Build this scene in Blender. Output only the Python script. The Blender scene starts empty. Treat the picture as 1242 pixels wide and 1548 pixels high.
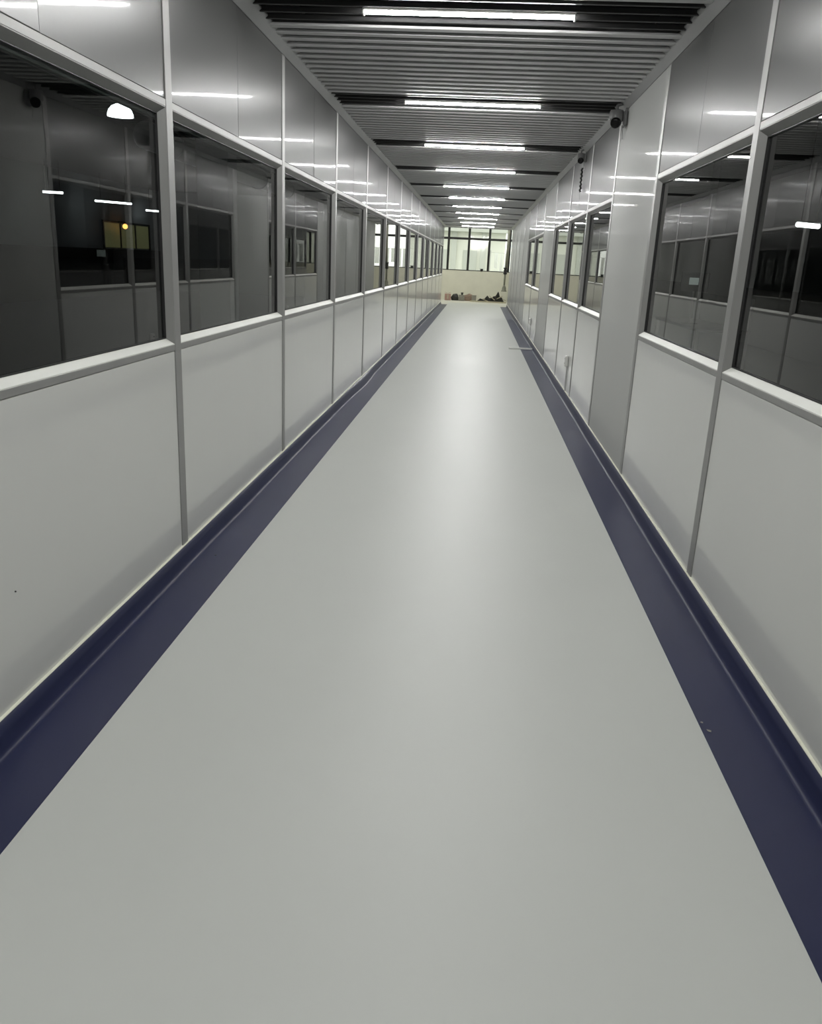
import bpy, bmesh, math, random
from mathutils import Vector, Matrix
random.seed(7)
S = bpy.context.scene
COL = S.collection

# ---------------------------------------------------------------- camera
H = 1.56
cam_d = bpy.data.cameras.new('camera'); cam = bpy.data.objects.new('camera', cam_d); COL.objects.link(cam)
fwd = Vector((-0.063451, 0.95439485, -0.29172665)); rgt = Vector((0.99580811, 0.07984387, 0.04462245)); upv = Vector((-0.06588002, 0.28767242, 0.95546031))
M = Matrix((rgt, upv, -fwd)).transposed().to_4x4(); M.translation = Vector((0, 0, H))
cam.matrix_world = M
cam_d.sensor_fit = 'VERTICAL'; cam_d.sensor_height = 24.0
cam_d.lens = 1242.79 / 1548 * 24.0
cam_d.clip_start = .02; cam_d.clip_end = 300
S.camera = cam

# ---------------------------------------------------------------- world and exposure
TUBE = 172.0          # emission of the corridor tubes
w = bpy.data.worlds.new('world'); S.world = w; w.use_nodes = True
bg = w.node_tree.nodes['Background']; bg.inputs[0].default_value = (.92, .95, .89, 1); bg.inputs[1].default_value = 2.3
S.view_settings.view_transform = 'Standard'; S.view_settings.look = 'None'
S.view_settings.exposure = 0.0; S.view_settings.gamma = 1.0; S.view_settings.use_curve_mapping = False

# ---------------------------------------------------------------- materials
def nt(name):
    m = bpy.data.materials.new(name); m.use_nodes = True
    return m, m.node_tree, m.node_tree.nodes['Principled BSDF']
def mat(name, col, rough=.5, metal=0, spec=.5, coat=0, crough=.05, var=0, scale=(1, 1, 1), bump=0, bscale=40, bstretch=(1, 1, 1), rvar=0):
    m, t, b = nt(name)
    b.inputs['Base Color'].default_value = (*col, 1); b.inputs['Roughness'].default_value = rough
    b.inputs['Metallic'].default_value = metal; b.inputs['Specular IOR Level'].default_value = spec
    b.inputs['Coat Weight'].default_value = coat; b.inputs['Coat Roughness'].default_value = crough
    geo = t.nodes.new('ShaderNodeNewGeometry')
    if var or rvar:
        mp = t.nodes.new('ShaderNodeMapping'); mp.inputs['Scale'].default_value = scale
        n = t.nodes.new('ShaderNodeTexNoise'); n.inputs['Scale'].default_value = 1.0; n.inputs['Detail'].default_value = 5
        t.links.new(geo.outputs['Position'], mp.inputs[0]); t.links.new(mp.outputs[0], n.inputs['Vector'])
    if var:
        mr = t.nodes.new('ShaderNodeMapRange'); mr.inputs[1].default_value = .3; mr.inputs[2].default_value = .7
        mr.inputs[3].default_value = 1 - var; mr.inputs[4].default_value = 1 + var
        mx = t.nodes.new('ShaderNodeVectorMath'); mx.operation = 'SCALE'; mx.inputs[0].default_value = col
        t.links.new(n.outputs['Fac'], mr.inputs[0]); t.links.new(mr.outputs[0], mx.inputs['Scale']); t.links.new(mx.outputs[0], b.inputs['Base Color'])
    if rvar:
        mr = t.nodes.new('ShaderNodeMapRange'); mr.inputs[1].default_value = .3; mr.inputs[2].default_value = .7
        mr.inputs[3].default_value = rough - rvar; mr.inputs[4].default_value = rough + rvar
        t.links.new(n.outputs['Fac'], mr.inputs[0]); t.links.new(mr.outputs[0], b.inputs['Roughness'])
    if bump:
        mp = t.nodes.new('ShaderNodeMapping'); mp.inputs['Scale'].default_value = bstretch
        n = t.nodes.new('ShaderNodeTexNoise'); n.inputs['Scale'].default_value = bscale; n.inputs['Detail'].default_value = 3
        bp = t.nodes.new('ShaderNodeBump'); bp.inputs['Strength'].default_value = bump; bp.inputs['Distance'].default_value = .01
        t.links.new(geo.outputs['Position'], mp.inputs[0]); t.links.new(mp.outputs[0], n.inputs['Vector'])
        t.links.new(n.outputs['Fac'], bp.inputs['Height']); t.links.new(bp.outputs[0], b.inputs['Normal'])
        if coat: t.links.new(bp.outputs[0], b.inputs['Coat Normal'])
    return m
def emit(name, col, s):
    m, t, b = nt(name); b.inputs['Base Color'].default_value = (*col, 1)
    b.inputs['Emission Color'].default_value = (*col, 1); b.inputs['Emission Strength'].default_value = s
    return m
def glass_mat(name, tint, k=2.0, rough=.004):
    # thin architectural glazing: Fresnel reflection on the outer faces, clear otherwise
    m = bpy.data.materials.new(name); m.use_nodes = True; t = m.node_tree; t.nodes.clear(); N = t.nodes.new; L = t.links.new
    out = N('ShaderNodeOutputMaterial'); mix = N('ShaderNodeMixShader'); tr = N('ShaderNodeBsdfTransparent'); gl = N('ShaderNodeBsdfGlossy')
    tr.inputs[0].default_value = (*tint, 1); gl.inputs['Roughness'].default_value = rough
    g = N('ShaderNodeNewGeometry'); d = N('ShaderNodeVectorMath'); d.operation = 'DOT_PRODUCT'
    L(g.outputs['Normal'], d.inputs[0]); L(g.outputs['Incoming'], d.inputs[1])
    a = N('ShaderNodeMath'); a.operation = 'ABSOLUTE'; L(d.outputs['Value'], a.inputs[0])
    s = N('ShaderNodeMath'); s.operation = 'SUBTRACT'; s.inputs[0].default_value = 1; L(a.outputs[0], s.inputs[1])
    p = N('ShaderNodeMath'); p.operation = 'POWER'; p.inputs[1].default_value = 5; L(s.outputs[0], p.inputs[0])
    f = N('ShaderNodeMath'); f.operation = 'MULTIPLY_ADD'; f.inputs[1].default_value = .96; f.inputs[2].default_value = .04; L(p.outputs[0], f.inputs[0])
    # both faces of the sheet together: 2F/(1+F)
    q = N('ShaderNodeMath'); q.operation = 'ADD'; q.inputs[1].default_value = 1; L(f.outputs[0], q.inputs[0])
    v = N('ShaderNodeMath'); v.operation = 'DIVIDE'; L(f.outputs[0], v.inputs[0]); L(q.outputs[0], v.inputs[1])
    u = N('ShaderNodeMath'); u.operation = 'MULTIPLY'; u.inputs[1].default_value = k; L(v.outputs[0], u.inputs[0])
    bf = N('ShaderNodeMath'); bf.operation = 'SUBTRACT'; bf.inputs[0].default_value = 1; L(g.outputs['Backfacing'], bf.inputs[1])
    z = N('ShaderNodeMath'); z.operation = 'MULTIPLY'; L(u.outputs[0], z.inputs[0]); L(bf.outputs[0], z.inputs[1])
    L(z.outputs[0], mix.inputs[0]); L(tr.outputs[0], mix.inputs[1]); L(gl.outputs[0], mix.inputs[2]); L(mix.outputs[0], out.inputs[0])
    return m
def panel_material(name, col, rough=.34, spec=.3, coat=.7, crough=.07):
    # colour-coated steel skin: sharp clear-coat reflection over a broad satin one, faint vertical rolling marks
    m = mat(name, col, rough=rough, metal=0, spec=spec, coat=coat, crough=crough, var=.02, scale=(.8, .8, .8), bump=.10, bscale=1.0, bstretch=(3, 7, .35))
    return m
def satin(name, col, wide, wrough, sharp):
    # coated steel with a dimmed colour: diffuse base, a wide satin lobe and a faint sharp lacquer reflection
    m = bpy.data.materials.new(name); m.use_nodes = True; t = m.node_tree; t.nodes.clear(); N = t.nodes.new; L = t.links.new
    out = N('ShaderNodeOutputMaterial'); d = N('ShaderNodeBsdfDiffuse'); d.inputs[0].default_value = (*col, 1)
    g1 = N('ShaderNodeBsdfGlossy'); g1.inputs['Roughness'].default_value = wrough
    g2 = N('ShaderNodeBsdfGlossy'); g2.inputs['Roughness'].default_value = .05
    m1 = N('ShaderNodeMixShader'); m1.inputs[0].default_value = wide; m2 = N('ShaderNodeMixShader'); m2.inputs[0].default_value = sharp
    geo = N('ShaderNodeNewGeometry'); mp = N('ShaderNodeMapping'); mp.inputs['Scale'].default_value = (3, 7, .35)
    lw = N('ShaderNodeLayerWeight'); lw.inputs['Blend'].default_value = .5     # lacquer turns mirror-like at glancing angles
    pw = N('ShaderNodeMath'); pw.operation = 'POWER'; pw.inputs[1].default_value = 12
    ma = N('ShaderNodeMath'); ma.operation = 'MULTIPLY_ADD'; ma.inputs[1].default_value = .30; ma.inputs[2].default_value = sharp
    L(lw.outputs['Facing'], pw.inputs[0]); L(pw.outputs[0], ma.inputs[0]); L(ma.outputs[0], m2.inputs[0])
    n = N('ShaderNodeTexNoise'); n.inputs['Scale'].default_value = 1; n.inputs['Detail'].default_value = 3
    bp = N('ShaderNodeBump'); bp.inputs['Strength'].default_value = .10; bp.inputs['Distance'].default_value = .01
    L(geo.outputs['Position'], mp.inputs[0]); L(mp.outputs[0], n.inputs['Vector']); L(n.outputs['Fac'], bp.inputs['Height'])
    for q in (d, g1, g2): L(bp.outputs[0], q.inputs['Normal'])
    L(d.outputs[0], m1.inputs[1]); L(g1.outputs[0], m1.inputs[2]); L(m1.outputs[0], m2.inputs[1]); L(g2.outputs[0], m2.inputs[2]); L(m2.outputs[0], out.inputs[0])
    return m
PANEL = panel_material('coated_steel_panel', (.60, .605, .58))
UPPER = satin('dimmed_steel_panel', (.12, .122, .118), .10, .30, .011)  # weaker light high on the wall, put into a darker panel colour
TALL = satin('part_dimmed_tall_panel', (.46, .465, .45), .040, .32, .009)  # base colour darkened partway to paint in the dim upper wall
ALU = mat('anodised_aluminium', (.30, .30, .29), .42, .35, .35, var=.04, scale=(6, 6, 1.2))
ALUL = mat('lit_aluminium_bead', (.74, .75, .70), .40, .1, .5, var=.03, scale=(5, 5, 5))  # sill bead lightened: lamplight on its slope painted into the colour
ALUD = mat('shaded_aluminium_bead', (.17, .17, .165), .42, .35, .35, var=.04, scale=(6, 6, 1.2))  # head bead darkened: shade on its underside painted into the colour
JOINT = mat('dark_joint', (.07, .07, .07), .6)
GASK = mat('black_rubber_gasket', (.02, .02, .02), .5)
GLASS = glass_mat('window_glass', (.80, .83, .82))
EGLASS = glass_mat('end_window_glass', (.95, .96, .94), .7, .05)
FLOORM = mat('grey_vinyl_sheet', (.52, .535, .505), .44, 0, .4, var=.025, scale=(1.2, .6, 1), bump=.03, bscale=1.0, bstretch=(7, 3, 1), rvar=.02)
BLUE = mat('navy_vinyl_sheet', (.016, .020, .060), .42, 0, .3, var=.06, scale=(3, 1.5, 3), bump=.03, bscale=1.0, bstretch=(9, 4, 9))
CAPM = mat('cream_sealant_bead', (.80, .80, .66), .4)
SLAT = mat('silver_grey_slat', (.54, .54, .54), .5, .1, .5, var=.04, scale=(2, 9, 2))
SLATD = mat('grey_keel', (.03, .03, .03), .5, .2)
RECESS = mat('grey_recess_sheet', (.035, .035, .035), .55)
TRIM = mat('grey_edge_trim', (.24, .24, .24), .42, .2, var=.03, scale=(5, 5, 5))
BLACK = mat('black_plenum', (.008, .008, .008), .9)
DARK = mat('dark_equipment', (.016, .017, .018), .5)
WHITEP = mat('white_plastic', (.75, .75, .72), .35)
GREYP = mat('grey_plastic', (.42, .42, .41), .4)
CAMP = mat('grey_camera_shell', (.17, .17, .17), .4)
LENS = mat('black_lens', (.004, .004, .004), .25, spec=.25)
PAINT = mat('cream_painted_plaster', (.80, .79, .68), .8, var=.04, scale=(2, 2, 2), bump=.05, bscale=30)
HALLW = mat('grey_hall_wall', (.30, .31, .33), .6, var=.05, scale=(1, 1, 1))
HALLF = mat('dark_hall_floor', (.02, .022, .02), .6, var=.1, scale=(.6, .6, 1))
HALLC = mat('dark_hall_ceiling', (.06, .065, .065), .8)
BLKF = mat('black_window_frame', (.008, .008, .007), .5)
TUBEM = emit('tube_light_diffuser', (1, 1, .985), TUBE)
HTUBE = emit('hall_tube_diffuser', (.95, 1, 1), 8)
DOMEM = emit('dome_lamp_shade', (.93, .96, 1), 6)
ORANGE = emit('orange_bulb', (1, .42, .10), 4)
LITW = emit('lit_far_pane', (.34, .34, .16), .16)
MONI = emit('monitor_screen', (.75, .85, .80), .35)
CARD = mat('brown_cardboard', (.30, .22, .17), .85, var=.12, scale=(9, 9, 9))
CONC = mat('grey_concrete_block', (.30, .29, .25), .9, var=.15, scale=(14, 14, 14), bump=.2, bscale=60)
TARP = mat('dark_tarpaulin', (.035, .034, .028), .6, var=.35, scale=(7, 7, 7))
OFFC = mat('pale_timber_offcut', (.52, .48, .34), .8, var=.1, scale=(12, 2, 12))
PIPEM = mat('painted_pipe', (.22, .22, .18), .5, .2, var=.15, scale=(7, 7, 7))
DUCT = mat('galvanised_duct', (.42, .43, .43), .35, .8, var=.1, scale=(3, 3, 3))
FACADE = mat('pale_render', (.72, .72, .67), .85, var=.04, scale=(.5, .5, .5))
FACADE2 = mat('grey_render', (.50, .51, .48), .85, var=.04, scale=(.5, .5, .5))
CLOTH = mat('white_cloth', (.85, .85, .84), .9)
GROUNDM = mat('outside_paving', (.40, .42, .36), .9, var=.1, scale=(.7, .7, .7))

# ---------------------------------------------------------------- helpers
def new_bm(): return bmesh.new()
def add_box(bm, c, s, rot=None, bev=0):
    r = bmesh.ops.create_cube(bm, size=1)['verts']
    bmesh.ops.scale(bm, vec=s, verts=r)
    if bev:
        es = list({e for v in r for e in v.link_edges})
        r = list({v for f in bmesh.ops.bevel(bm, geom=es, offset=bev, segments=1, affect='EDGES')['faces'] for v in f.verts} | {v for v in r if v.is_valid})
    if rot is not None: bmesh.ops.rotate(bm, cent=(0, 0, 0), matrix=rot, verts=r)
    bmesh.ops.translate(bm, vec=c, verts=r)
    return r
def add_prism(bm, prof, a, b, axis='y'):
    """closed profile [(u,v)] extruded from a to b; u,v are the two other axes in order"""
    def P(u, v, t): return {'x': (t, u, v), 'y': (u, t, v), 'z': (u, v, t)}[axis]
    A = [bm.verts.new(P(u, v, a)) for u, v in prof]; B = [bm.verts.new(P(u, v, b)) for u, v in prof]
    n = len(prof)
    for i in range(n): bm.faces.new((A[i], A[(i + 1) % n], B[(i + 1) % n], B[i]))
    bm.faces.new(A[::-1]); bm.faces.new(B)
    bmesh.ops.recalc_face_normals(bm, faces=bm.faces)
def add_tube(bm, pts, r, n=10, caps=True):
    pts = [Vector(p) for p in pts]; rings = []
    for i, p in enumerate(pts):
        d = (pts[min(i + 1, len(pts) - 1)] - pts[max(i - 1, 0)]).normalized()
        u = d.orthogonal().normalized() if i == 0 else (rings_u - d * rings_u.dot(d)).normalized()
        rings_u = u; v = d.cross(u); rr = r[i] if isinstance(r, (list, tuple)) else r
        rings.append([bm.verts.new(p + (u * math.cos(2 * math.pi * k / n) + v * math.sin(2 * math.pi * k / n)) * rr) for k in range(n)])
    for A, B in zip(rings, rings[1:]):
        for k in range(n): bm.faces.new((A[k], A[(k + 1) % n], B[(k + 1) % n], B[k]))
    if caps: bm.faces.new(rings[0][::-1]); bm.faces.new(rings[-1])
    bmesh.ops.recalc_face_normals(bm, faces=bm.faces)
def add_lathe(bm, prof, n=24, c=(0, 0, 0), mtx=None):
    """prof [(r,z)] about z"""
    rings = []
    for r, z in prof:
        rings.append([bm.verts.new((r * math.cos(2 * math.pi * k / n), r * math.sin(2 * math.pi * k / n), z)) for k in range(n)])
    for A, B in zip(rings, rings[1:]):
        for k in range(n): bm.faces.new((A[k], A[(k + 1) % n], B[(k + 1) % n], B[k]))
    bm.faces.new(rings[0][::-1]); bm.faces.new(rings[-1])
    vs = [v for R in rings for v in R]
    if mtx is not None: bmesh.ops.transform(bm, matrix=mtx, verts=vs)
    bmesh.ops.translate(bm, vec=c, verts=vs)
    bmesh.ops.recalc_face_normals(bm, faces=bm.faces)
def obj(name, bm, m, parent=None, loc=(0, 0, 0), smooth=False, world=True):
    me = bpy.data.meshes.new(name); bm.to_mesh(me); bm.free(); me.materials.append(m)
    if smooth: me.shade_smooth()
    o = bpy.data.objects.new(name, me); COL.objects.link(o)
    place(o, loc, parent); return o
def place(o, loc, parent):
    o.location = loc
    if parent is not None:
        o.parent = parent
        p = parent; off = Vector((0, 0, 0))
        while p is not None: off += p.location; p = p.parent
        o.location = Vector(loc) - off
def dupe(o, loc, parent=None, name=None):
    c = o.copy(); COL.objects.link(c)
    if name: c.name = name
    place(c, loc, parent); return c
def tag(o, label=None, cat=None, group=None, kind=None):
    if label: o['label'] = label
    if cat: o['category'] = cat
    if group: o['group'] = group
    if kind: o['kind'] = kind
    return o
def empty(name, loc=(0, 0, 0)):
    o = bpy.data.objects.new(name, None); o.empty_display_size = .1; COL.objects.link(o); o.location = loc; return o
def boxmesh(s, bev=.003):
    bm = new_bm(); add_box(bm, (0, 0, 0), s, bev=bev); return bm
def box(name, x0, x1, y0, y1, z0, z1, m, parent=None, bev=.003):
    return obj(name, boxmesh((x1 - x0, y1 - y0, z1 - z0), bev), m, parent, ((x0 + x1) / 2, (y0 + y1) / 2, (z0 + z1) / 2))
def S_(o, label, cat): return tag(o, label, cat, kind='structure')

XL, XR = -1.43, 1.1576
Y0, Y1 = -4.0, 33.2
ZB, ZS, ZG, ZH0, ZH, ZC = .100, 1.098, 1.155, 2.125, 2.195, 2.93

# ---------------------------------------------------------------- floor, coved skirting
fl = box('floor', XL + .262, XR - .257, Y0, 35.0, -.05, 0, FLOORM, bev=0)
S_(fl, 'pale grey seamless vinyl floor running the length of the corridor', 'floor')
th = box('floor_threshold', -3.9, 3.9, 35.0, 38.5, -.06, -.004, mat('pale_screed', (.62, .61, .54), .7, var=.06, scale=(3, 3, 3)), bev=0)
S_(th, 'bare pale screed floor beyond the far end of the corridor', 'floor')
side_l = box('floor_margin', -3.9, XL + .262, 33.2, 35.0, -.06, -.004, bpy.data.materials['pale_screed'], th, bev=0)
side_r = box('floor_margin', XR - .257, 3.9, 33.2, 35.0, -.06, -.004, bpy.data.materials['pale_screed'], th, bev=0)
def cove(name, X, s, strip, label):
    # s=+1: wall on the right (+x); profile from the floor strip edge to the top against the wall
    bm = new_bm(); n = 150
    ys = [Y0 + (Y1 - Y0) * i / n for i in range(n + 1)]
    prof = [(strip, .0), (.046, .0012), (.040, .002), (.034, .0045), (.029, .009), (.025, .016), (.016, .055), (.009, ZB)]
    rings = []
    for y in ys:
        wob = .002 * math.sin(y * 1.7 + X) + .001 * math.sin(y * 4.1)
        if s < 0: wob += .030 * math.exp(-((y - 10.6) / .9) ** 2)
        R = []
        for i, (d, z) in enumerate(prof):
            k = 0 if i in (0, len(prof) - 1) else wob
            R.append(bm.verts.new((X - s * (d + k), y, z + .0015)))
        R.append(bm.verts.new((X + s * .02, y, ZB + .0015))); R.append(bm.verts.new((X + s * .02, y, -.05))); R.append(bm.verts.new((X - s * strip, y, -.05)))
        rings.append(R)
    m = len(rings[0])
    for A, B in zip(rings, rings[1:]):
        for k in range(m): bm.faces.new((A[k], A[(k + 1) % m], B[(k + 1) % m], B[k]))
    bm.faces.new(rings[0]); bm.faces.new(rings[-1][::-1])
    bmesh.ops.recalc_face_normals(bm, faces=bm.faces)
    o = obj(name, bm, BLUE); 
    for p in o.data.polygons: p.use_smooth = abs(p.normal.y) < .5 and p.normal.z > -.5 and not (p.normal.z > .97 and abs(p.center.x - X) > .07)
    S_(o, label, 'skirting')
    c = box('sealant_bead', min(X - s * .010, X + s * .01), max(X - s * .010, X + s * .01), Y0, Y1, ZB + .0015, ZB + .0055, CAPM, o, bev=.001)
    c['label'] = 'thin cream sealant line'
    return o
bl = cove('baseboard_left', XL, -1, .262, 'navy blue coved vinyl skirting under the wall with the longer run of windows')
br = cove('baseboard_right', XR, 1, .257, 'navy blue coved vinyl skirting under the wall carrying the security cameras')

# scuffs and crumbs on the strips
def crumb(x, y, z, r, name, m, lab):
    bm = new_bm(); v = bmesh.ops.create_icosphere(bm, subdivisions=1, radius=r)['verts']
    for q in v: q.co *= random.uniform(.6, 1.3)
    bmesh.ops.scale(bm, vec=(1, 1.3, .35), verts=v)
    return tag(obj(name, bm, m, None, (x, y, z)), lab, 'crumb')
crumb(-1.309, 4.066, .0035, .008, 'dirt_crumb', DARK, 'tiny dark crumb on the navy strip below the first wide window')
crumb(.925, 2.665, .003, .008, 'grit_crumb', CONC, 'tiny grey crumb at the inner edge of the navy strip')
crumb(.915, 2.72, .003, .006, 'grit_crumb', CONC, 'smaller grey speck just beyond the crumb on the navy strip')

# ---------------------------------------------------------------- glazed partition walls
def bead_mesh(length, horizontal, s):
    """chamfered glazing bead; local: face plane at x=0, glass side at x=+s*.036 ; z/y grows away from the frame to the glass"""
    bm = new_bm(); D = .036 * s; W = .030
    prof = [(0, 0), (0, .004), (D * .86, W), (D, W), (D, 0)]
    if horizontal: add_prism(bm, [(u, v) for u, v in prof], -length / 2, length / 2, 'y')     # (x,z) along y
    else: add_prism(bm, prof, -length / 2, length / 2, 'z')                                  # (x,y) along z
    return bm
cache = {}
def cached(key, make, name, m, parent, loc):
    if key in cache: return dupe(cache[key], loc, parent, name)
    o = obj(name, make(), m, parent, loc); cache[key] = o; return o
MW = .080
wn = 0
def window(X, s, a, b, label):
    global wn; wn += 1
    y0, y1 = a + MW / 2, b - MW / 2; L = round(y1 - y0, 4); yc = (y0 + y1) / 2
    W = empty('window_%d' % wn, (X, yc, ZS)); S_(W, label, 'window')
    zb, zt = ZS + .028, ZH - .030                       # bead outer lines
    def flip(bm, z=False, y=False):
        bmesh.ops.scale(bm, vec=(1, -1 if y else 1, -1 if z else 1), verts=bm.verts); bmesh.ops.reverse_faces(bm, faces=bm.faces)
        return bm
    cached(('hb', L, s), lambda: bead_mesh(L, True, s), 'bead', ALUL, W, (X, yc, zb))
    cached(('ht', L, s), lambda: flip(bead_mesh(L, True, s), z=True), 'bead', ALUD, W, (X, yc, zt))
    cached(('v0', s), lambda: bead_mesh(zt - zb, False, s), 'bead', ALU, W, (X, y0, (zb + zt) / 2))
    cached(('v1', s), lambda: flip(bead_mesh(zt - zb, False, s), y=True), 'bead', ALU, W, (X, y1, (zb + zt) / 2))
    # slim black gasket frame round the pane (built as one ring)
    def ring():
        bm = new_bm(); g = .004; hz = (zt - zb) / 2 - .030; hy = L / 2 - .030
        for sz in (-1, 1): add_box(bm, (0, 0, sz * (hz - g / 2)), (.010, 2 * hy, g))
        for sy in (-1, 1): add_box(bm, (0, sy * (hy - g / 2), 0), (.010, g, 2 * hz - 2 * g))
        return bm
    cached(('g', L), ring, 'gasket', GASK, W, (X + s * .034, yc, (zb + zt) / 2))
    cached(('p', L), lambda: boxmesh((.006, L - .05, zt - zb - .05), 0), 'pane', GLASS, W, (X + s * .042, yc, (zb + zt) / 2))
def rail(name, X, s, y0, y1, z0, z1, parent):
    L = round(y1 - y0 - MW, 4)
    return cached((name, L, round(z1 - z0, 4)), lambda: boxmesh((.05, L, z1 - z0), .0015), name, ALU, parent, (X + s * .0245, (y0 + y1) / 2, (z0 + z1) / 2))
def panel(name, X, s, a, b, z0, z1, parent, tilt=0, gap=.0015):
    L = round(b - a - 2 * gap, 4); Hh = round(z1 - z0 - 2 * gap, 4)
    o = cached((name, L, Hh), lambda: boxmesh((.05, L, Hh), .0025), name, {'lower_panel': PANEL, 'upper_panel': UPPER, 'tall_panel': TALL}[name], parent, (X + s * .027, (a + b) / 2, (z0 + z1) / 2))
    o.rotation_euler = (0, random.uniform(-1, 1) * tilt, random.uniform(-1, 1) * tilt * .35)
    return o
def mullion(X, s, y, parent):
    def mk():
        bm = new_bm(); add_box(bm, (0, 0, 0), (.052, MW, ZC - ZB), bev=.002)
        return bm
    return cached(('m', s), mk, 'mullion', ALU, parent, (X + s * .024, y, (ZB + ZC) / 2))
def partition(wallname, X, s, joints, glazed, wall_label, wlabels):
    Wl = empty(wallname, (X, (Y0 + Y1) / 2, 0)); S_(Wl, wall_label, 'wall')
    wi = 0
    for i, (a, b) in enumerate(zip(joints, joints[1:])):
        A, B = a + MW / 2, b - MW / 2
        if glazed(i):
            panel('lower_panel', X, s, A, B, ZB, ZS, Wl, .0008)
            rail('sill_rail', X, s, a, b, ZS, ZS + .028, Wl); rail('head_rail', X, s, a, b, ZH - .030, ZH, Wl)
            mid = (A + B) / 2
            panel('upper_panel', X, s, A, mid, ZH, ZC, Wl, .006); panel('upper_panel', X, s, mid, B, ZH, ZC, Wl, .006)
            window(X, s, a, b, wlabels[wi] if wi < len(wlabels) else wlabels[-1]); wi += 1
        else:
            mid = (A + B) / 2
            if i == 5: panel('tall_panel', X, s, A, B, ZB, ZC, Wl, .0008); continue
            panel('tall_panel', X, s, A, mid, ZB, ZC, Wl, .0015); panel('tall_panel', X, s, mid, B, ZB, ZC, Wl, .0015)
    for y in joints[1:-1]: mullion(X, s, y, Wl)
    return Wl
PL = 2.245
JL = [3.943 + PL * k for k in range(-4, 14)]; JL[0] = Y0; JL[-1] = Y1
ordw = ['first', 'second', 'third', 'fourth', 'fifth', 'sixth', 'seventh', 'eighth', 'ninth', 'tenth', 'eleventh', 'twelfth', 'thirteenth']
llab = ['corridor window behind the viewpoint in the long glazed wall', 'corridor window beside the viewpoint in the long glazed wall',
        'large dark window with a white dome lamp showing behind it, partly out of frame',
        'second window from the camera in the long glazed wall, after the dome lamp one'] + \
       ['%s window from the camera in the long glazed wall' % o for o in ordw[2:]] + ['very last window of the long glazed wall, touching the corridor end']
llab = ['dark corridor window behind the viewpoint, outermost in the long glazed wall'] + llab
wl = partition('wall_left', XL, -1, JL, lambda i: True, 'long partition wall of grey steel panels with an unbroken row of windows', llab)
JR = [Y0, -2.2, -.2, 1.9, 4.0, 6.12, 8.05, 9.88, 11.85, 14.15, 16.45, 18.9, 21.5, 23.8, 26.1, 28.4, 30.7, Y1]
gl_idx = {1, 2, 3, 4, 6, 7, 8, 10, 11}
rlab = ['corridor window behind the viewpoint in the wall with blank panels', 'corridor window beside the viewpoint in the wall with blank panels',
        'large corridor window cut by the picture edge, opposite the dome lamp window', 'corridor window just before the tall blank panel under the nearest security camera',
        'first window beyond the tall blank panel under the security camera', 'middle window of the three between two blank stretches', 'farthest window of the three between two blank stretches',
        'nearer window of the small far pair on the security camera wall', 'farther window of the small far pair on the security camera wall']
wr = partition('wall_right', XR, 1, JR, lambda i: i in gl_idx, 'partition wall of grey steel panels with windows between tall blank panels', rlab)
# solid bulkheads over the partitions
for X, s, nm, P in ((XL, -1, 'bulkhead', wl), (XR, 1, 'bulkhead', wr)):
    box(nm, min(X, X + s * .05), max(X, X + s * .05), Y0, Y1, ZC, 3.7, TRIM, P, bev=0)

# ---------------------------------------------------------------- ceiling: slats, keels, recess sheets, edge trims
CE = 34.0
ce = empty('ceiling', (0, 15, ZC)); S_(ce, 'dark ceiling of grey metal slats laid across the corridor', 'ceiling')
LY0, LS = 5.2211, 2.7104
xs0, xs1 = -1.40, 1.13
def slat_mesh():
    bm = new_bm(); w_, h_ = .037, .014
    add_prism(bm, [(-w_, h_), (-w_, .004), (-w_ + .004, 0), (w_ - .004, 0), (w_, .004), (w_, h_)], xs0, xs1, 'x'); return bm
sl0 = None; kl0 = None; rc0 = None
ZSL = 2.905
for k in range(-3, 11):
    yl = LY0 + LS * k
    z0, z1 = yl - .22, yl + .33
    # three thin keels crossing the open slot at the lamp
    for j in range(4):
        y = z0 + .045 + j * .147
        if kl0 is None:
            bm = new_bm(); add_box(bm, (0, 0, 0), (xs1 - xs0, .022, .03), bev=.002); kl0 = obj('keel', bm, SLATD, ce, ((xs0 + xs1) / 2, y, ZSL + .02))
        else: dupe(kl0, ((xs0 + xs1) / 2, y, ZSL + .02), ce, 'keel')
    # fourteen slats to the next slot
    n = 14; ya, yb = z1, z0 + LS; p = (yb - ya) / n
    for j in range(n):
        y = ya + p * (j + .5)
        if y > CE: break
        if sl0 is None: sl0 = obj('ceiling_slat', slat_mesh(), SLAT, ce, (0, y, ZSL))
        else: dupe(sl0, (0, y, ZSL), ce, 'ceiling_slat')
    bm_y1 = min(yb - .02, CE)
    if rc0 is None or bm_y1 != yb - .02:
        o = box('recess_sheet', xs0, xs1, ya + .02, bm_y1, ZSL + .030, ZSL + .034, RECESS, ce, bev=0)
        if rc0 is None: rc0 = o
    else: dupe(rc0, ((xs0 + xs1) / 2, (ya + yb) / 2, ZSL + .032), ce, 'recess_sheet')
box('plenum_slab', XL - .05, XR + .05, Y0, CE, 3.30, 3.36, BLACK, ce, bev=0)
box('plenum_end', XL - .05, XR + .05, CE, CE + .03, ZSL - .02, 3.36, TRIM, ce, bev=0)
def edge_trim(name, X, s, label):
    bm = new_bm()
    prof = [(0, 0), (0, .012), (-s * .065, .026), (-s * .065, .032), (-s * .07, .032), (-s * .07, .022), (-s * .004, -.035), (0, -.035)]
    add_prism(bm, prof, Y0, CE - .01, 'y')
    return S_(obj(name, bm, TRIM, None, (X, 0, ZSL - .005)), label, 'trim')
edge_trim('trim_1', XL, -1, 'grey metal ceiling edge trim above the long glazed wall')
edge_trim('trim_2', XR, 1, 'grey metal ceiling edge trim that the security camera hangs below')

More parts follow.
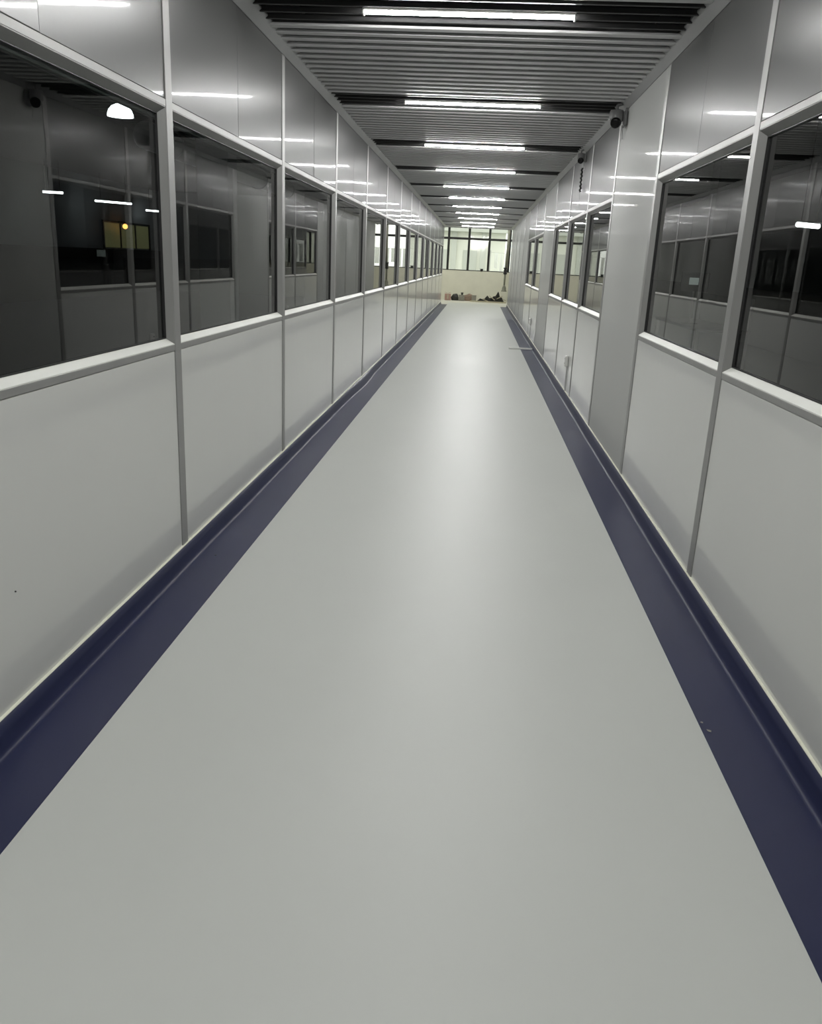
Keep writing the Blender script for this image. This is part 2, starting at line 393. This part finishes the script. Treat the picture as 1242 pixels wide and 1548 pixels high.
# ---------------------------------------------------------------- tube lights across the corridor
def make_tube():
    r = empty('tube_light', (0, 0, 0))
    bm = new_bm(); add_box(bm, (0, 0, .022), (1.19, .050, .024), bev=.003); obj('housing', bm, WHITEP, r)
    bm = new_bm(); n = 12
    prof = [(-.021, .010), (-.021, .004), (-.015, -.001), (-.006, -.003), (.006, -.003), (.015, -.001), (.021, .004), (.021, .010)]
    add_prism(bm, prof, -.585, .585, 'x'); obj('diffuser', bm, TUBEM, r)
    for sx in (-1, 1):
        bm = new_bm(); add_box(bm, (sx * .592, 0, .001), (.012, .046, .024), bev=.003); obj('end_cap', bm, WHITEP, r)
        bm = new_bm(); add_tube(bm, [(sx * .45, 0, .028), (sx * .45, 0, .075)], .004, 8); obj('hanger', bm, GREYP, r)
    return r
def copy_tree(o, loc):
    c = o.copy(); COL.objects.link(c); c.location = loc
    for ch in list(o.children):
        d = ch.copy(); COL.objects.link(d); d.parent = c
        for g in ch.children:
            e = g.copy(); COL.objects.link(e); e.parent = d
    return c
t0 = make_tube()
tl = ['white tube light overhead behind the viewpoint, farthest back', 'white tube light overhead just behind the viewpoint', 'white tube light just above the top of the picture',
      'longest and brightest white tube light, at the top edge of the picture', 'second white tube light along the slatted ceiling'] + \
     ['white tube light, %s along the slatted ceiling counting from the longest' % o for o in ordw[2:10]] + ['white tube light nearest the end window, shortest in view']
for i, k in enumerate(range(-3, 11)):
    loc = (-.1555, LY0 + LS * k, 2.886)
    o = t0 if i == 0 else copy_tree(t0, loc)
    o.location = loc
    tag(o, tl[i], 'light', 'tube lights across the corridor ceiling')

# ---------------------------------------------------------------- end of the corridor: room, wall, windows
YE = 38.5
we = empty('wall_end', (0, YE, 0)); S_(we, 'cream plaster wall under the black framed window at the far end', 'wall')
box('parapet', -3.9, 3.9, YE, YE + .2, -.06, 1.255, PAINT, we, bev=0)
box('lintel', -3.9, 3.9, YE, YE + .2, 3.25, 3.7, PAINT, we, bev=0)
wsd = S_(empty('wall_side_end', (0, 36, 0)), 'plain cream side walls of the space at the corridor end', 'wall')
for sx in (-1, 1):
    box('side_wall', min(sx * 3.9, sx * 4.0), max(sx * 3.9, sx * 4.0), 33.25, YE + .2, -.06, 3.7, PAINT, wsd, bev=0)
    xa, xb = (-4.0, XL) if sx < 0 else (XR, 4.0)
    box('return_wall', xa, xb, Y1, Y1 + .05, -.05, 3.7, PANEL, wsd, bev=0)
c2 = box('ceiling_end', -4, 4, 33.25, YE + .2, 3.7, 3.75, PAINT, bev=0); S_(c2, 'plain ceiling beyond the slatted one', 'ceiling')
WPX = [-3.26, -2.35, -1.44, -.535, .37, 1.275, 2.18, 3.09]
we_n = ['far off to one side of', 'beside', 'before', 'in', 'in', 'in', 'past', 'beyond', 'outside']
ends = [-3.88] + WPX + [3.88]
elab = ['outermost end window bay hidden by the long glazed wall', 'hidden end window bay next to the outermost', 'end window bay showing as a sliver beside the long glazed wall',
        'end window bay with striped pale building behind', 'middle end window bay with a small dark pot on the sill', 'end window bay with white washing outside',
        'end window bay behind the standpipe', 'hidden end window bay past the standpipe', 'outermost end window bay past the standpipe']
for i, (a, b) in enumerate(zip(ends, ends[1:])):
    wn += 1
    W = S_(empty('window_%d' % wn, ((a + b) / 2, YE + .05, 1.255)), elab[i], 'window')
    cx, L = (a + b) / 2, b - a
    box('frame_post', a - .05, a + .05, YE + .01, YE + .08, 1.255, 3.25, BLKF, W, bev=.003)
    box('frame_bar', a + .038, b - .038, YE + .02, YE + .08, 2.57, 2.665, BLKF, W, bev=.003)
    box('frame_bar', a + .038, b - .038, YE + .02, YE + .08, 1.255, 1.29, BLKF, W, bev=.003)
    box('frame_bar', a + .038, b - .038, YE + .02, YE + .08, 3.21, 3.25, BLKF, W, bev=.003)
    box('pane', a + .038, b - .038, YE + .047, YE + .053, 1.285, 2.58, EGLASS, W, bev=0)
    box('pane', a + .038, b - .038, YE + .047, YE + .053, 2.655, 3.21, EGLASS, W, bev=0)

# things at the far end
for x, lab in ((-2.3, 'added unseen tube light on the ceiling of the end space, above the first window bays'), (.6, 'added unseen tube light on the ceiling of the end space, toward the standpipe')):
    o = copy_tree(t0, (x, 36.2, 3.62)); tag(o, lab, 'light', 'added unseen tube lights of the end space')  # tubes added out of view to brighten the end wall
def block(name, x, y, s, rz, m, label, cat, z=0):
    bm = new_bm(); add_box(bm, (0, 0, s[2] / 2), s, rot=Matrix.Rotation(rz, 3, 'Z'), bev=.006)
    return tag(obj(name, bm, m, None, (x, y, z)), label, cat)
def carton(x, y, s, rz, m, label):
    r = tag(empty('carton', (x, y, 0)), label, 'box'); r.rotation_euler.z = rz
    a, b, h = s
    bm = new_bm(); add_box(bm, (0, 0, h / 2), (a, b, h), bev=.004); q = obj('carton_body', bm, m); q.parent = r
    for sx in (-1, 1):
        bm = new_bm(); add_box(bm, (0, 0, 0), (a * .48, b, .006), rot=Matrix.Rotation(-sx * .35, 3, 'Y')); q = obj('flap', bm, m); q.location = (sx * a * .27, 0, h + .045); q.parent = r
    bm = new_bm(); add_box(bm, (0, -b / 2 - .002, h * .6), (.05, .003, h * .75)); q = obj('tape', bm, OFFC); q.parent = r
    return r
carton(-1.30, 37.1, (.27, .25, .27), .05, mat('pinkish_cardboard', (.46, .30, .25), .85, var=.1, scale=(9, 9, 9)), 'pinkish brown carton standing first in the row at the corridor end')
block('concrete_block', -.70, 37.0, (.24, .2, .25), .1, CONC, 'grey block standing below the small black pot in the debris row', 'block')
block('concrete_block', -.16, 37.1, (.18, .2, .26), -.1, CONC, 'grey block standing upright where the dark sacks end', 'block')
def pot(x, y, z, label, r=.055, h=.10):
    bm = new_bm(); add_lathe(bm, [(r * .7, 0), (r, h * .9), (r * 1.08, h * .92), (r * 1.08, h), (r * .9, h), (r * .9, h * .9)], 14)
    return tag(obj('black_pot', bm, DARK, None, (x, y, z)), label, 'pot')
pot(-.68, 37.0, .25, 'small black pot standing on the grey block')
def lump(name, x, y, s, m, label, cat, seed):
    rnd = random.Random(seed); bm = new_bm(); vs = bmesh.ops.create_icosphere(bm, subdivisions=3, radius=1)['verts']
    ph = [rnd.uniform(0, 6) for _ in range(6)]
    for v in vs:
        c = v.co; f = 1 + .16 * math.sin(3 * c.x + ph[0]) * math.cos(4 * c.y + ph[1]) + .10 * math.sin(7 * c.z + 5 * c.x + ph[2]) + .05 * math.sin(13 * c.x + ph[3]) * math.sin(11 * c.y + ph[4])
        c *= f; c.z = max(c.z, -.35)
    bmesh.ops.scale(bm, vec=(s[0] / 2, s[1] / 2, s[2] / 1.45), verts=vs); mz = min(v.co.z for v in vs); bmesh.ops.translate(bm, vec=(0, 0, -mz), verts=vs)
    return tag(obj(name, bm, m, None, (x, y, -.004), smooth=True), label, cat)
lump('rubble_sack', -.99, 37.35, (.34, .26, .30), TARP, 'dark bulging sack between the pinkish carton and the first grey block', 'sack', 1)
lump('rubble_sack', -.42, 37.4, (.46, .26, .31), CARD, 'brown bulging sack between the two grey blocks', 'sack', 2)
# crumpled tarpaulin
rnd = random.Random(5); bm = new_bm(); nx, ny = 34, 12; g = []
for i in range(nx + 1):
    row = []
    for j in range(ny + 1):
        u, v = i / nx, j / ny
        env = math.sin(math.pi * min(max(v, .0), 1)) * (.45 + .55 * min(1, max(0, (u - .25) * 2))) * min(1, 8 * u) * min(1, 10 * (1 - u)) * 1.35
        z = env * (.20 + .07 * math.sin(17 * u + 3 * v) + .05 * math.sin(31 * u - 7 * v) + .03 * rnd.uniform(-1, 1))
        row.append(bm.verts.new((-.60 + 1.20 * u, -.30 + .44 * v, max(z, 0) + .004)))
    g.append(row)
for i in range(nx):
    for j in range(ny): bm.faces.new((g[i][j], g[i + 1][j], g[i + 1][j + 1], g[i][j + 1]))
r = bmesh.ops.solidify(bm, geom=list(bm.faces), thickness=.004)
tag(obj('tarpaulin', bm, TARP, None, (.56, 37.2, .002)), 'dark crumpled tarpaulin spread on the floor below the standpipe', 'tarpaulin')
offl = [(.62, .16, .30, .6, 'pale timber offcut leaning highest across the tarpaulin'), (.94, .19, .28, -.5, 'pale timber offcut sloping down toward the standpipe'),
        (.34, .05, .30, .35, 'low pale timber offcut at the thin end of the tarpaulin'), (1.16, .10, .14, .3, 'short pale timber offcut beside the standpipe foot')]
for x, z, L, a, lb in offl:
    bm = new_bm(); add_box(bm, (0, 0, 0), (L, .05, .028), rot=Matrix.Rotation(a, 3, 'Y'), bev=.003)
    tag(obj('timber_offcut', bm, OFFC, None, (x, 36.84, z + .03)), lb, 'timber', 'timber offcuts on the tarpaulin')
block('base_plank', .45, 36.70, (1.55, .07, .05), 0, OFFC, 'long pale plank lying in front of the debris row', 'plank', z=-.004)
# standpipe
sp = tag(empty('standpipe', (1.125, 37.5, 0)), 'dark vertical standpipe with a valve in front of the end window', 'pipe')
def ch(name, bm, m, sm=True): q = obj(name, bm, m, None, smooth=sm); q.parent = sp; return q
bm = new_bm(); add_tube(bm, [(.03, 0, 1.45), (.045, 0, 2.4), (.045, 0, 3.69)], .06, 14); ch('riser', bm, PIPEM)
bm = new_bm(); add_lathe(bm, [(.04, 1.18), (.085, 1.20), (.085, 1.24), (.06, 1.26), (.075, 1.33), (.06, 1.40), (.085, 1.42), (.085, 1.46), (.05, 1.47)], 16); ch('valve_body', bm, DARK)
bm = new_bm(); bmesh.ops.create_cone(bm, segments=18, radius1=.06, radius2=.06, depth=.02, cap_ends=True, matrix=Matrix.Translation((0, -.13, 1.33)) @ Matrix.Rotation(math.pi / 2, 4, 'X')); add_tube(bm, [(0, -.13, 1.33), (0, -.05, 1.33)], .012, 8); ch('valve_handwheel', bm, DARK, False)
bm = new_bm(); add_tube(bm, [(0, 0, .70), (0, 0, 1.19)], .04, 12); ch('lower_pipe', bm, PIPEM)
bm = new_bm(); add_lathe(bm, [(.12, .46), (.12, .49), (.09, .52), (.085, .62), (.05, .70), (.04, .73)], 16); ch('flange', bm, PIPEM)
bm = new_bm(); add_box(bm, (0, 0, .23), (.26, .26, .46), bev=.01); ch('plinth', bm, PAINT, False)
# pot and bags on the end sill
pot(.10, YE + .01 - .06 + .14, 1.286, 'small dark pot on the sill of the end window', .07, .11).location = (.10, YE - .0, 1.255)

# white strip lying on the floor
bm = new_bm(); add_box(bm, (0, 0, .0225), (.46, .05, .03), rot=Matrix.Rotation(-.10, 3, 'Z'), bev=.003)
tag(obj('trim_offcut', bm, WHITEP, None, (.90, 16.45, -.003)), 'white trim offcut lying across the edge of the navy strip', 'trim offcut')

# ---------------------------------------------------------------- security cameras and sockets on the panelled wall
def security_camera(x, y, z, label, yaw=0, sc=1.0):
    r = tag(empty('security_camera', (XR, y, z)), label, 'camera')
    def c(name, bm, m, sm=False):
        bmesh.ops.scale(bm, vec=(sc,) * 3, verts=bm.verts)
        q = obj(name, bm, m, None, smooth=sm); q.parent = r; return q
    dx = (x - XR) / sc
    bm = new_bm(); add_box(bm, (-.018, 0, 0), (.036, .13, .13), bev=.012); bx = c('junction_box', bm, CAMP)
    bm = new_bm(); add_box(bm, (-.008, 0, .115), (.016, .07, .07), bev=.004); add_tube(bm, [(-.01, 0, .12), (dx * .5, 0, .125), (dx, 0, .105), (dx, 0, .06)], .014, 10); c('bracket_arm', bm, CAMP)
    bm = new_bm(); add_lathe(bm, [(.02, .07), (.055, .068), (.062, .055), (.064, .0), (.060, -.018), (.045, -.024)], 24, c=(dx, 0, 0)); c('camera_body', bm, CAMP, True)
    bm = new_bm(); vs = bmesh.ops.create_uvsphere(bm, u_segments=24, v_segments=14, radius=.050)['verts']; bmesh.ops.translate(bm, vec=(dx, -.012, -.028), verts=vs); ey = c('eyeball', bm, CAMP, True)
    dirv = Vector((-.22, -.90, -.32)).normalized()
    mt = dirv.to_track_quat('Z', 'Y').to_matrix().to_4x4()
    bm = new_bm(); add_lathe(bm, [(.044, .020), (.046, .046), (.042, .054), (.030, .058), (.01, .060)], 24, mtx=mt, c=(dx, -.012, -.028)); q = c('lens', bm, LENS, True)
    q['label'] = 'round black lens'
    bm = new_bm(); add_tube(bm, [(-.03, .04, -.05), (-.02, .05, -.10), (-.012, .045, -.16)], .005, 8); c('cable', bm, GREYP)
    return r
security_camera(1.07, 7.75, 2.79, 'grey turret security camera with black lens nearest the viewpoint', sc=.95)
security_camera(1.10, 10.55, 2.80, 'small white turret security camera farther along the panelled wall', sc=.75)
bm = new_bm(); pts = [(XR - .02 - .012 * (i % 2), 10.62, 2.70 - .022 * i) for i in range(13)]
add_tube(bm, pts, .012, 8); tag(obj('cable_coil', bm, DARK, None), 'dark coiled cable hanging under the farther security camera', 'cable')
def socket(y, z, label):
    r = tag(empty('socket_box', (XR, y, z)), label, 'socket')
    def c(name, bm, m): q = obj(name, bm, m); q.parent = r; return q
    bm = new_bm(); add_box(bm, (-.016, 0, 0), (.032, .09, .13), bev=.006); c('box_body', bm, WHITEP)
    bm = new_bm(); add_box(bm, (-.035, 0, 0), (.008, .080, .118), bev=.003); fp = c('faceplate', bm, WHITEP)
    for dz in (-.028, .028):
        bm = new_bm(); add_box(bm, (-.0395, 0, dz), (.002, .026, .014), bev=.0005); q = obj('socket_insert', bm, DARK); q.parent = fp
    bm = new_bm(); add_box(bm, (-.007, 0, -(z - ZB) / 2 - .03), (.012, .020, z - ZB - .07), bev=.002); c('cable_duct', bm, GREYP)
    return r
socket(10.34, .47, 'white wall socket on the panel low below the far windows, nearer one')
socket(18.0, .45, 'white wall socket low on the blank panels, farther small one')
bm = new_bm(); bmesh.ops.create_cone(bm, segments=10, radius1=.003, radius2=.0025, depth=.004, cap_ends=True, matrix=Matrix.Rotation(math.pi / 2, 4, 'Y'))
q = obj('screw_head', bm, DARK, None, (XL + .0035, 2.365, .48)); place(q, (XL + .0035, 2.365, .48), wl)

# ---------------------------------------------------------------- unlit halls on both sides
HX0, HX1 = -12.6, 6.6
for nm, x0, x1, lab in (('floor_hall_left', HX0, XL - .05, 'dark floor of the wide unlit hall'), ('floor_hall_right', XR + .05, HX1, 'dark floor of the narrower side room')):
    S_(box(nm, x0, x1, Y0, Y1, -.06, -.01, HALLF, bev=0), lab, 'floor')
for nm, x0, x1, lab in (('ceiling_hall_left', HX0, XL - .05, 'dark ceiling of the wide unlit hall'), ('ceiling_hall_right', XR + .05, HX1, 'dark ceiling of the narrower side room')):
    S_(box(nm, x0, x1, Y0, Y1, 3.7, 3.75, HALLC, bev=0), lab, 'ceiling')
whl = S_(empty('wall_hall_left', (HX0, 14, 0)), 'grey wall with a black lower band across the wide unlit hall', 'wall')
box('upper_wall', HX0 - .1, HX0, Y0, Y1, 1.5, 3.7, HALLW, whl, bev=0)
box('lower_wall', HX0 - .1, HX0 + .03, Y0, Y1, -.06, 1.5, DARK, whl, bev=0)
whr = S_(empty('wall_hall_right', (HX1, 14, 0)), 'grey wall across the narrower side room', 'wall')
box('upper_wall', HX1, HX1 + .1, Y0, Y1, 1.3, 3.7, HALLW, whr, bev=0)
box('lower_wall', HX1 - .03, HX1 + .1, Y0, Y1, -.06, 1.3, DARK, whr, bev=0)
wb = S_(empty('wall_back', (0, Y0, 0)), 'wall closing corridor and halls behind the viewpoint', 'wall')
box('back_panel', HX0 - .1, HX1 + .1, Y0 - .1, Y0, -.06, 3.75, HALLW, wb, bev=0)
wf = S_(empty('wall_hall_end', (0, Y1, 0)), 'grey end walls of both halls', 'wall')
box('end_panel', HX0 - .1, -4.0, Y1, Y1 + .1, -.06, 3.75, HALLW, wf, bev=0)
box('end_panel', 4.0, HX1 + .1, Y1, Y1 + .1, -.06, 3.75, HALLW, wf, bev=0)
# hall columns
for nm, x, y, lab in (('column', -4.2, 5.4, 'square grey column in the wide hall behind the large dark window'), ('column', -4.2, 13.6, 'square grey column in the wide hall behind the third window'), ('column', -4.2, 21.8, 'square grey column far along the wide hall'),
                      ('column', 4.4, 8.2, 'square grey column in the narrower side room'), ('column', 4.4, 16.4, 'square grey column far along the narrower side room')):
    S_(box(nm, x - .25, x + .25, y - .25, y + .25, -.01, 3.7, HALLW, bev=.01), lab, 'column')
# lit window in the far hall wall
wn += 1
W = S_(empty('window_%d' % wn, (HX0, 30, 1.55)), 'dim yellow green lit window across the wide hall', 'window')
box('pane', HX0 + .002, HX0 + .01, 28.1, 32.0, 1.55, 2.35, LITW, W, bev=0)
for a, b, c, d in ((28.02, 28.1, 1.5, 2.42), (32.0, 32.08, 1.5, 2.42), (29.4, 29.45, 1.55, 2.35), (30.7, 30.75, 1.55, 2.35)): box('frame_post', HX0, HX0 + .05, a, b, c, d, DARK, W, bev=0)
box('frame_bar', HX0, HX0 + .05, 28.1, 32.0, 2.35, 2.42, DARK, W, bev=0)
r = tag(empty('orange_lamp', (HX0 + .30, 29.2, 2.26)), 'small round orange lamp glowing beside the lit window', 'lamp')
bm = new_bm(); bmesh.ops.create_uvsphere(bm, u_segments=16, v_segments=10, radius=.085); q = obj('bulb', bm, ORANGE, smooth=True); q.parent = r
bm = new_bm(); add_tube(bm, [(-.30, 0, .12), (-.12, 0, .14), (0, 0, .12), (0, 0, .07)], .02, 8); q = obj('wall_arm', bm, DARK); q.parent = r
# dome lamp
r = tag(empty('dome_lamp', (-4.5, 10.72, 3.09)), 'bright white dome pendant lamp seen through the large dark window', 'lamp')
bm = new_bm(); add_lathe(bm, [(.155, 0), (.152, .03), (.135, .075), (.10, .115), (.05, .14), (.02, .145)], 24); q = obj('shade', bm, DOMEM, smooth=True); q.parent = r
bm = new_bm(); add_tube(bm, [(0, 0, .14), (0, 0, .60)], .008, 8); q = obj('cord', bm, DARK); q.parent = r
# hall tubes
def hall_tube(x, y, z, L, rz, label):
    r = tag(empty('hall_tube_light', (x, y, z)), label, 'light', 'tube lights hung in the side halls'); r.rotation_euler.z = rz
    bm = new_bm(); add_tube(bm, [(-L / 2, 0, 0), (L / 2, 0, 0)], .03, 10); q = obj('diffuser', bm, HTUBE); q.parent = r
    bm = new_bm(); add_box(bm, (0, 0, .035), (L, .07, .02)); q = obj('housing', bm, GREYP); q.parent = r
    for sx in (-1, 1):
        bm = new_bm(); add_tube(bm, [(sx * L * .35, 0, .04), (sx * L * .35, 0, 3.7 - z)], .005, 6)
        q = obj('hanger', bm, DARK); q.parent = r
hall_tube(-11.5, 22.7, 2.89, .5, .3, 'short tube light hanging farthest across the wide hall, left of three')
hall_tube(-11.45, 26.4, 2.89, 1.2, .9, 'tube light hanging in the middle of three across the wide hall')
hall_tube(-11.9, 31.2, 2.89, .9, .9, 'tube light hanging above the orange lamp side of the wide hall')
hall_tube(3.95, 10.95, 2.19, .4, .6, 'tilted tube light hanging in the narrower side room')
# ducts
bm = new_bm(); add_tube(bm, [(-5.0, 12.8, 3.15), (-5.0, 33, 3.15)], .20, 20)
for i in range(4, 11): add_tube(bm, [(-5.0, 3 + 2.7 * i, 3.15), (-5.0, 3.06 + 2.7 * i, 3.15)], .225, 20)
ad = tag(obj('air_duct', bm, DUCT, None, smooth=False), 'round galvanised air duct running high through the wide hall', 'duct')
for i in range(4, 11):
    bm = new_bm(); add_box(bm, (-5.0, 3.03 + 2.7 * i, 3.535), (.03, .03, .34)); obj('strap', bm, GREYP, ad)
bm = new_bm(); add_tube(bm, [(-3.3, Y0 - .02, 2.82), (-3.3, Y1 + .02, 2.82)], .035, 12); tag(obj('conduit_pipe', bm, DUCT, None), 'thin pale pipe running below the air duct', 'pipe')
# work benches with monitors
def bench(x, y, L, label, m=DARK):
    r = tag(empty('workbench', (x, y, -.01)), label, 'bench')
    def c(name, bm, mm): q = obj(name, bm, mm); q.parent = r
    bm = new_bm(); add_box(bm, (0, 0, .77), (.8, L, .04), bev=.004); c('bench_top', bm, GREYP if m is None else m)
    for sx in (-1, 1):
        for sy in (-1, 1):
            bm = new_bm(); add_box(bm, (sx * .36, sy * (L / 2 - .06), .375), (.05, .05, .75)); c('leg', bm, m)
    bm = new_bm(); add_box(bm, (0, 0, .25), (.7, L - .2, .03)); c('lower_shelf', bm, m)
    bm = new_bm(); add_box(bm, (.38, 0, 1.02), (.03, L - .1, .46)); c('back_screen', bm, m)
    return r
bench(3.7, 14.4, 3.0, 'dark workbench carrying the monitor in the narrower side room')
def monitor(x, y, z, label):
    r = tag(empty('monitor', (x, y, z)), label, 'monitor')
    def c(name, bm, mm): q = obj(name, bm, mm); q.parent = r
    bm = new_bm(); add_box(bm, (0, 0, .006), (.22, .18, .012)); add_box(bm, (0, .03, .30), (.03, .03, .58)); c('stand', bm, DARK)
    bm = new_bm(); add_box(bm, (0, 0, .66), (.44, .03, .30), bev=.005); c('casing', bm, DARK)
    bm = new_bm(); add_box(bm, (-.02, -.017, .67), (.15, .004, .11)); c('screen', bm, MONI)
monitor(3.5, 14.2, .781, 'small lit monitor on the workbench in the side room')

# ---------------------------------------------------------------- outside the end window
og = box('ground_outside', -30, 30, YE + .2, 70, -.3, -.1, GROUNDM, bev=0); S_(og, 'pale paving outside the end window', 'ground')
fb = tag(empty('neighbour_building', (-2, 50, -.1)), 'pale building with vertical piers outside the end window', 'building')
box('wall', -14, 1.4, 50, 52, -.1, 9, FACADE, fb, bev=0)
for i in range(9): box('pier', -13.6 + i * 1.7, -13.3 + i * 1.7, 49.8, 50, -.1, 9, FACADE2, fb, bev=0)
for i in range(8): box('window', -12.9 + i * 1.7, -12.1 + i * 1.7, 49.95, 50.02, 1.0, 2.3, FACADE2, fb, bev=0)
box('eave', -14.2, 1.6, 49.4, 50.0, 3.3, 3.5, FACADE2, fb, bev=0)
cr = tag(empty('washing_line', (1.8, 46, -.1)), 'washing line with white cloths outside the end window', 'washing line')
for sx in (0, 2.6): box('line_post', .5 + sx, .56 + sx, 46, 46.06, -.1, 2.3, GREYP, cr, bev=0)
bm = new_bm(); add_tube(bm, [(.5, 46.03, 2.2), (1.8, 46.03, 2.14), (3.1, 46.03, 2.2)], .008, 6); q = obj('line', bm, GREYP, cr)
place(q, (0, 0, 0), cr)
for i, (x, wd, h) in enumerate([(.85, .18, .8), (1.12, .16, .95), (1.40, .2, .9), (1.72, .22, .7), (2.1, .3, .9), (2.6, .25, .8)]):
    bm = new_bm(); nn = 8; top = []; 
    for j in range(2):
        top.append([bm.verts.new((x - wd / 2 + wd * k / nn, 46.03 + .03 * math.sin(k * 1.9 + i) * (1 if j else .3), 2.17 - (h if j else 0))) for k in range(nn + 1)])
    for k in range(nn): bm.faces.new((top[0][k], top[0][k + 1], top[1][k + 1], top[1][k]))
    bmesh.ops.solidify(bm, geom=list(bm.faces), thickness=.006)
    q = obj('white_cloth', bm, CLOTH, cr); place(q, (0, 0, 0), cr)
